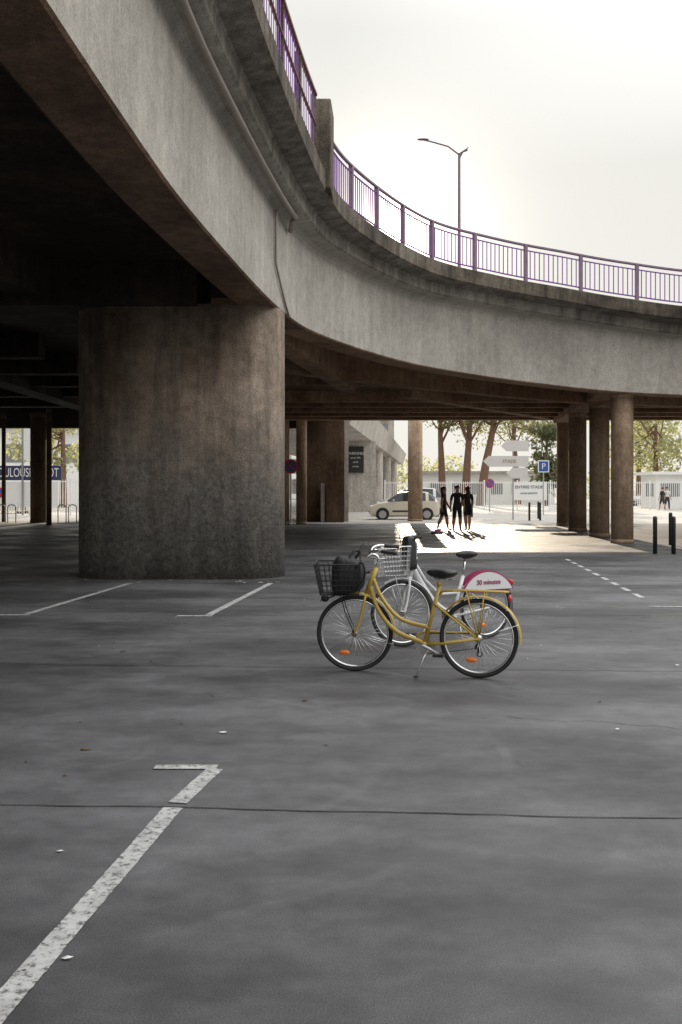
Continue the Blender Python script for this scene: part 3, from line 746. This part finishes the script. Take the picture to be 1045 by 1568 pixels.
# ------------------------------------------------------------------ fence, signs, bollards
def fence(name,x0,x1,yv,h=2.2,step=.16):
    A=empty(name); m=MB()
    for z in (.25,h-.15): m.box((x0,yv-.02,z),(x1,yv+.02,z+.05))
    x=x0
    k=0
    while x<x1:
        if k%16==0: m.box((x-.05,yv-.05,0),(x+.05,yv+.05,h+.1))
        else: m.box((x-.018,yv-.012,.1),(x+.018,yv+.012,h))
        x+=step;k+=1
    m.obj('bars',[M_whitep],A); return A
fence('white_metal_fence',3.4,60,77)
fence('white_metal_fence',-45,-12,62)
bn=empty('fence_banner'); m=MB(); m.box((13.2,76.8,.75),(15.9,76.88,2.15)); m.obj('panel',[M_signw],bn)
text('ENTREE STADE',.32,(14.5,76.78,1.75),0,M_navy,bn); text('acces pietons',.24,(14.5,76.78,1.3),0,M_navy,bn)
bn=empty('stadium_banner'); m=MB(); m.box((-26,61.2,2.15),(-17.2,61.3,3.05),0); m.box((-26,61.25,.5),(-17.4,61.35,2.05),1); m.obj('panel',[M_navy,M_signw],bn)
text('TOULOUSE  FOOT',.78,(-21.4,61.17,2.6),0,M_signw,bn,align='LEFT',sx=.62)
m=MB(); m.box((-19.6,61.1,0),(-19.5,61.2,5.6),0); m.box((-19.48,61.12,3.4),(-19.0,61.16,5.4),1); m.obj('flag_pole',[M_steel,M_signw])
def signpost(name,loc,h,kind):
    A=empty(name,loc); m=MB(); m.tube([(0,0,0),(0,0,h)],.035,8); m.obj('post',[M_steel],A)
    m=MB()
    if kind=='round':
        m.tube([(0,-.05,h-.3),(0,-.07,h-.3)],.33,28,0); m.tube([(0,-.072,h-.3),(0,-.078,h-.3)],.25,28,1); 
        m.add([(-.2,-.082,h-.3+.13),(-.13,-.082,h-.3+.2),(.2,-.082,h-.3-.13),(.13,-.082,h-.3-.2)],[(0,1,2,3)],0)
        m.obj('plate',[M_red,M_bluesign],A)
    elif kind=='square':
        m.box((-.35,-.07,h-.75),(.35,-.05,h),0); m.box((-.29,-.078,h-.69),(.29,-.072,h-.06),1); m.obj('plate',[M_signw,M_bluesign],A,bevel=.01); text('P',.5,(0,-.085,h-.38),0,M_signw,A)
    elif kind=='dir':
        for z,x0,x1 in ((h-.15,-.35,.8),(h-.95,-1.25,.8),(h-1.55,-.05,.75)):
            m.add([(x0,-.06,z-.28),(x1,-.06,z-.28),(x1,-.06,z+.28),(x0,-.06,z+.28),(x0-.3,-.06,z),(x0,-.04,z-.28),(x1,-.04,z-.28),(x1,-.04,z+.28),(x0,-.04,z+.28),(x0-.3,-.04,z)],
                  [(0,1,2,3,4),(5,9,8,7,6),(0,5,6,1),(1,6,7,2),(2,7,8,3),(3,8,9,4),(4,9,5,0)],0)
        m.obj('plates',[M_signw],A); text('STADE',.24,(-.2,-.07,h-.95),0,M_pipe,A)
    return A
signpost('direction_sign',(8.9,51.5,0),4.0,'dir')
signpost('parking_sign',(12.6,62,0),3.4,'square')
signpost('no_parking_sign',(10.3,69,0),2.3,'round')
signpost('no_parking_sign',(-2.28,45.2,0),2.95,'round')
signpost('no_parking_sign',(-20.6,60,0),1.7,'round')
def bollard(x,yv,h=.95,r=.055):
    m=MB(); m.tube([(x,yv,0),(x,yv,h-.06),(x,yv,h-.02),(x,yv,h)],[r,r,r*.9,r*.4],14); m.ring((x,yv,h-.16),r,.008,'z',16,5,0); m.obj('bollard',[M_blk],None,smooth=True)
for x,yv in ((7.95,25.2),(8.35,25.0),(8.75,24.8),(9.6,29),(9.65,51),(10.2,51),(10.7,54),(7.5,57),(12.4,44)): bollard(x,yv)
for i in range(5):
    A=MB(); x=-16.9+i*.5 if i<3 else -15+i*.5; yv=47.5
    A.tube(crv([(x,yv,0),(x,yv,.7),(x+.08,yv,.85),(x+.3,yv,.85),(x+.38,yv,.7),(x+.38,yv,0)],4),.025,8); A.obj('bike_rack_hoop',[M_steel],None,smooth=True)

K=empty('white_kiosk'); m=MB()
m.box((25.3,80,0),(31,84,2.75),0); m.obj('walls',[M_whitep],K)
m=MB(); m.box((24.9,79.6,2.76),(31.4,84.4,3.0),0); m.obj('roof',[M_whitep],K)
m=MB(); m.box((25.7,79.95,1.0),(27.2,79.99,2.1),0); m.box((27.8,79.95,.05),(28.8,79.99,2.2),0); m.box((25.29-.03,80.6,1.0),(25.29,82.6,2.1),0); m.obj('windows_door',[M_win],K)
H=empty('low_white_building'); m=MB(); m.box((9,112,0),(24,120,3.3),0); m.box((8.6,111.6,3.31),(24.4,120.4,3.6),1); m.obj('walls_roof',[M_whitep,M_pale],H)
m=MB()
for i in range(6): m.box((10+i*2.3,111.95,1.0),(11.3+i*2.3,111.99,2.3))
m.obj('windows',[M_win],H)
H=empty('stand_building'); m=MB(); m.box((-75,105,0),(-14,118,8.0),0); m.box((-76,104,8.01),(-13,119,8.5),0); m.obj('walls_roof',[M_whitep],H)
m=MB()
for i in range(20): m.box((-73+i*2.9,104.94,4.4),(-71+i*2.9,104.99,6.3))
m.obj('windows',[M_win],H)

# ------------------------------------------------------------------ trees
def leaves(m,clumps,per,size,mi=1):
    for (cx,cy,cz,rx_,ry_,rz_) in clumps:
        n=int(per*random.uniform(.7,1.3))
        d=np.random.normal(size=(n,3)); d/=np.linalg.norm(d,axis=1)[:,None]; rr=np.random.uniform(.35,1.05,n)**.6
        P=d*rr[:,None]*np.array([rx_,ry_,rz_])+np.array([cx,cy,cz])
        a=np.random.normal(size=(n,3)); a/=np.linalg.norm(a,axis=1)[:,None]
        b=np.cross(a,np.random.normal(size=(n,3))); b/=np.linalg.norm(b,axis=1)[:,None]
        s=size*np.random.uniform(.5,1.3,n)[:,None]
        q=np.stack([P-a*s,P-b*s*.5,P+a*s,P+b*s*.5],1).reshape(-1,3)
        b0=len(m.v); m.v+=[tuple(x) for x in q]; m.f+=[(b0+4*i,b0+4*i+1,b0+4*i+2,b0+4*i+3) for i in range(n)]; m.m+=[mi]*n
def tree(name,x,yv,h,crown_w,crown_h,tr,leafm,nclump,per,size,lean=(0,0),clear=.5):
    m=MB(); top=Vector((x+lean[0],yv+lean[1],h*.8))
    tp=[Vector(p) for p in crv([(x,yv,-.1),(x+lean[0]*.3,yv,h*.3),(x+lean[0]*.7,yv+lean[1]*.5,h*.55),tuple(top)],4)]
    m.tube(tp,[tr*(1.15-.7*i/(len(tp)-1)) for i in range(len(tp))],10,0)
    cl=[]
    for i in range(nclump):
        a=random.uniform(0,6.28); r=crown_w*math.sqrt(random.random())
        z=h*clear+ (h-h*clear)*random.random(); zc=(z-h*clear)/(h-h*clear); r*=math.sin(math.pi*(.15+.75*zc))**.5
        c=Vector((top.x+r*math.cos(a),top.y+r*math.sin(a),z)); k=random.uniform(.6,1.25)
        cl.append((c.x,c.y,c.z,crown_h*k*1.25,crown_h*k*1.25,crown_h*k*.7))
        if i%2==0:
            b=tp[min(len(tp)-1,int(len(tp)*(.5+.45*random.random())))]
            mid=b.lerp(c,.5)+Vector((0,0,-.2)); m.tube([b,mid,c],[tr*.35,tr*.22,tr*.08],6,0)
    leaves(m,cl,per,size)
    return m.obj(name,[M_bark,leafm])
tree('pine_tree',9.9,97,12,4.0,1.3,.36,M_leaf,20,130,.19,(-.3,0),.66)
tree('pine_tree',12.0,96,12,4.0,1.3,.40,M_leaf,20,130,.19,(.5,0),.64)
tree('pine_tree',13.3,95,12.5,4.2,1.3,.42,M_leaf,22,130,.19,(1.6,0),.64)
tree('pine_tree',18.5,104,12,4.5,1.6,.3,M_leaf,20,130,.2,(-.6,0),.5)
tree('cypress_tree',19.2,93,7.5,1.3,1.0,.2,M_leaf3,22,170,.18,(0,0),.12)
tree('broadleaf_tree',31,98,10,4.5,1.6,.3,M_leaf2,24,150,.21,(0,0),.3)
tree('broadleaf_tree',38,96,11,4.5,1.6,.3,M_leaf2,24,150,.21,(0,0),.3)
tree('broadleaf_tree',33.5,112,12,5,1.8,.3,M_leaf2,24,150,.23,(0,0),.25)
tree('broadleaf_tree',-24,86,9,4.0,1.6,.3,M_leaf2,22,140,.21,(0,0),.4)
m=MB(); cl=[]
for i in range(80):
    x=random.uniform(-120,150); cl.append((x,random.uniform(170,195),random.uniform(1,5.5),4,3,2.6))
leaves(m,cl,150,.42,0); m.obj('distant_trees',[M_leaf2])

# ------------------------------------------------------------------ light
el=math.radians(13.8); az=math.radians(2.8)
sd=Vector((math.sin(az)*math.cos(el),math.cos(az)*math.cos(el),math.sin(el)))
L=bpy.data.lights.new('sun','SUN'); L.energy=5; L.angle=math.radians(.5); L.color=(1,.84,.64)
lo=bpy.data.objects.new('sun',L); link(lo); lo.rotation_euler=sd.to_track_quat('Z','Y').to_euler()
w=bpy.data.worlds.new('World'); scene.world=w; w.use_nodes=True; nt=w.node_tree
sky=nt.nodes.new('ShaderNodeTexSky'); sky.sky_type='NISHITA'; sky.sun_disc=False; sky.sun_elevation=el; sky.sun_rotation=az
sky.air_density=1.0; sky.dust_density=2.0; sky.ozone_density=1.0; sky.altitude=0
tc=N(nt,'ShaderNodeTexCoord').outputs['Generated']; sx=N(nt,'ShaderNodeSeparateXYZ'); nt.links.new(tc,sx.inputs[0])
veil=ramp(nt,sx.outputs['Z'],[(0.0,(.87,.84,.77)),(.42,(.79,.79,.755)),(.75,(1.7,1.69,1.68)),(1.0,(1.9,1.89,1.88))])
side=N(nt,'ShaderNodeMath',operation='MAXIMUM'); nt.links.new(sx.outputs['X'],side.inputs[0]); side.inputs[1].default_value=0
up=ramp(nt,sx.outputs['Z'],[(0.30,0.0),(.6,1.0)])
sm=N(nt,'ShaderNodeMath',operation='MULTIPLY'); nt.links.new(side.outputs[0],sm.inputs[0]); nt.links.new(up,sm.inputs[1])
sm2=N(nt,'ShaderNodeMath',operation='MULTIPLY'); nt.links.new(sm.outputs[0],sm2.inputs[0]); sm2.inputs[1].default_value=2.9
veil=mixc(nt,1.0,veil,sm2.outputs[0],'ADD')
dt=N(nt,'ShaderNodeVectorMath',operation='DOT_PRODUCT'); nt.links.new(tc,dt.inputs[0]); dt.inputs[1].default_value=tuple(sd)
mx0=N(nt,'ShaderNodeMath',operation='MAXIMUM'); nt.links.new(dt.outputs['Value'],mx0.inputs[0]); mx0.inputs[1].default_value=0
tot=veil
for pw,am in ((2500,16.0),(300,1.2),(25,.09)):
    p=N(nt,'ShaderNodeMath',operation='POWER'); nt.links.new(mx0.outputs[0],p.inputs[0]); p.inputs[1].default_value=pw
    q=N(nt,'ShaderNodeVectorMath',operation='SCALE'); q.inputs[0].default_value=(am,am*.9,am*.72); nt.links.new(p.outputs[0],q.inputs['Scale'])
    tot=mixc(nt,1.0,tot,q.outputs[0],'ADD')
vs_=N(nt,'ShaderNodeVectorMath',operation='SCALE'); nt.links.new(tot,vs_.inputs[0]); vs_.inputs['Scale'].default_value=1/.15
skc=N(nt,'ShaderNodeVectorMath',operation='MINIMUM'); nt.links.new(sky.outputs[0],skc.inputs[0]); skc.inputs[1].default_value=(6.5,6.4,6.1)
nt.links.new(mixc(nt,.88,skc.outputs[0],vs_.outputs[0]),nt.nodes['Background'].inputs[0]); nt.nodes['Background'].inputs[1].default_value=.15

cam=bpy.data.cameras.new('camera'); co=bpy.data.objects.new('camera',cam); link(co)
co.location=(0,0,1.65); co.rotation_euler=(math.radians(90),0,0)
cam.sensor_fit='VERTICAL'; cam.sensor_height=36; cam.sensor_width=24; cam.lens=35; cam.shift_y=-.023; cam.clip_end=2000
scene.camera=co
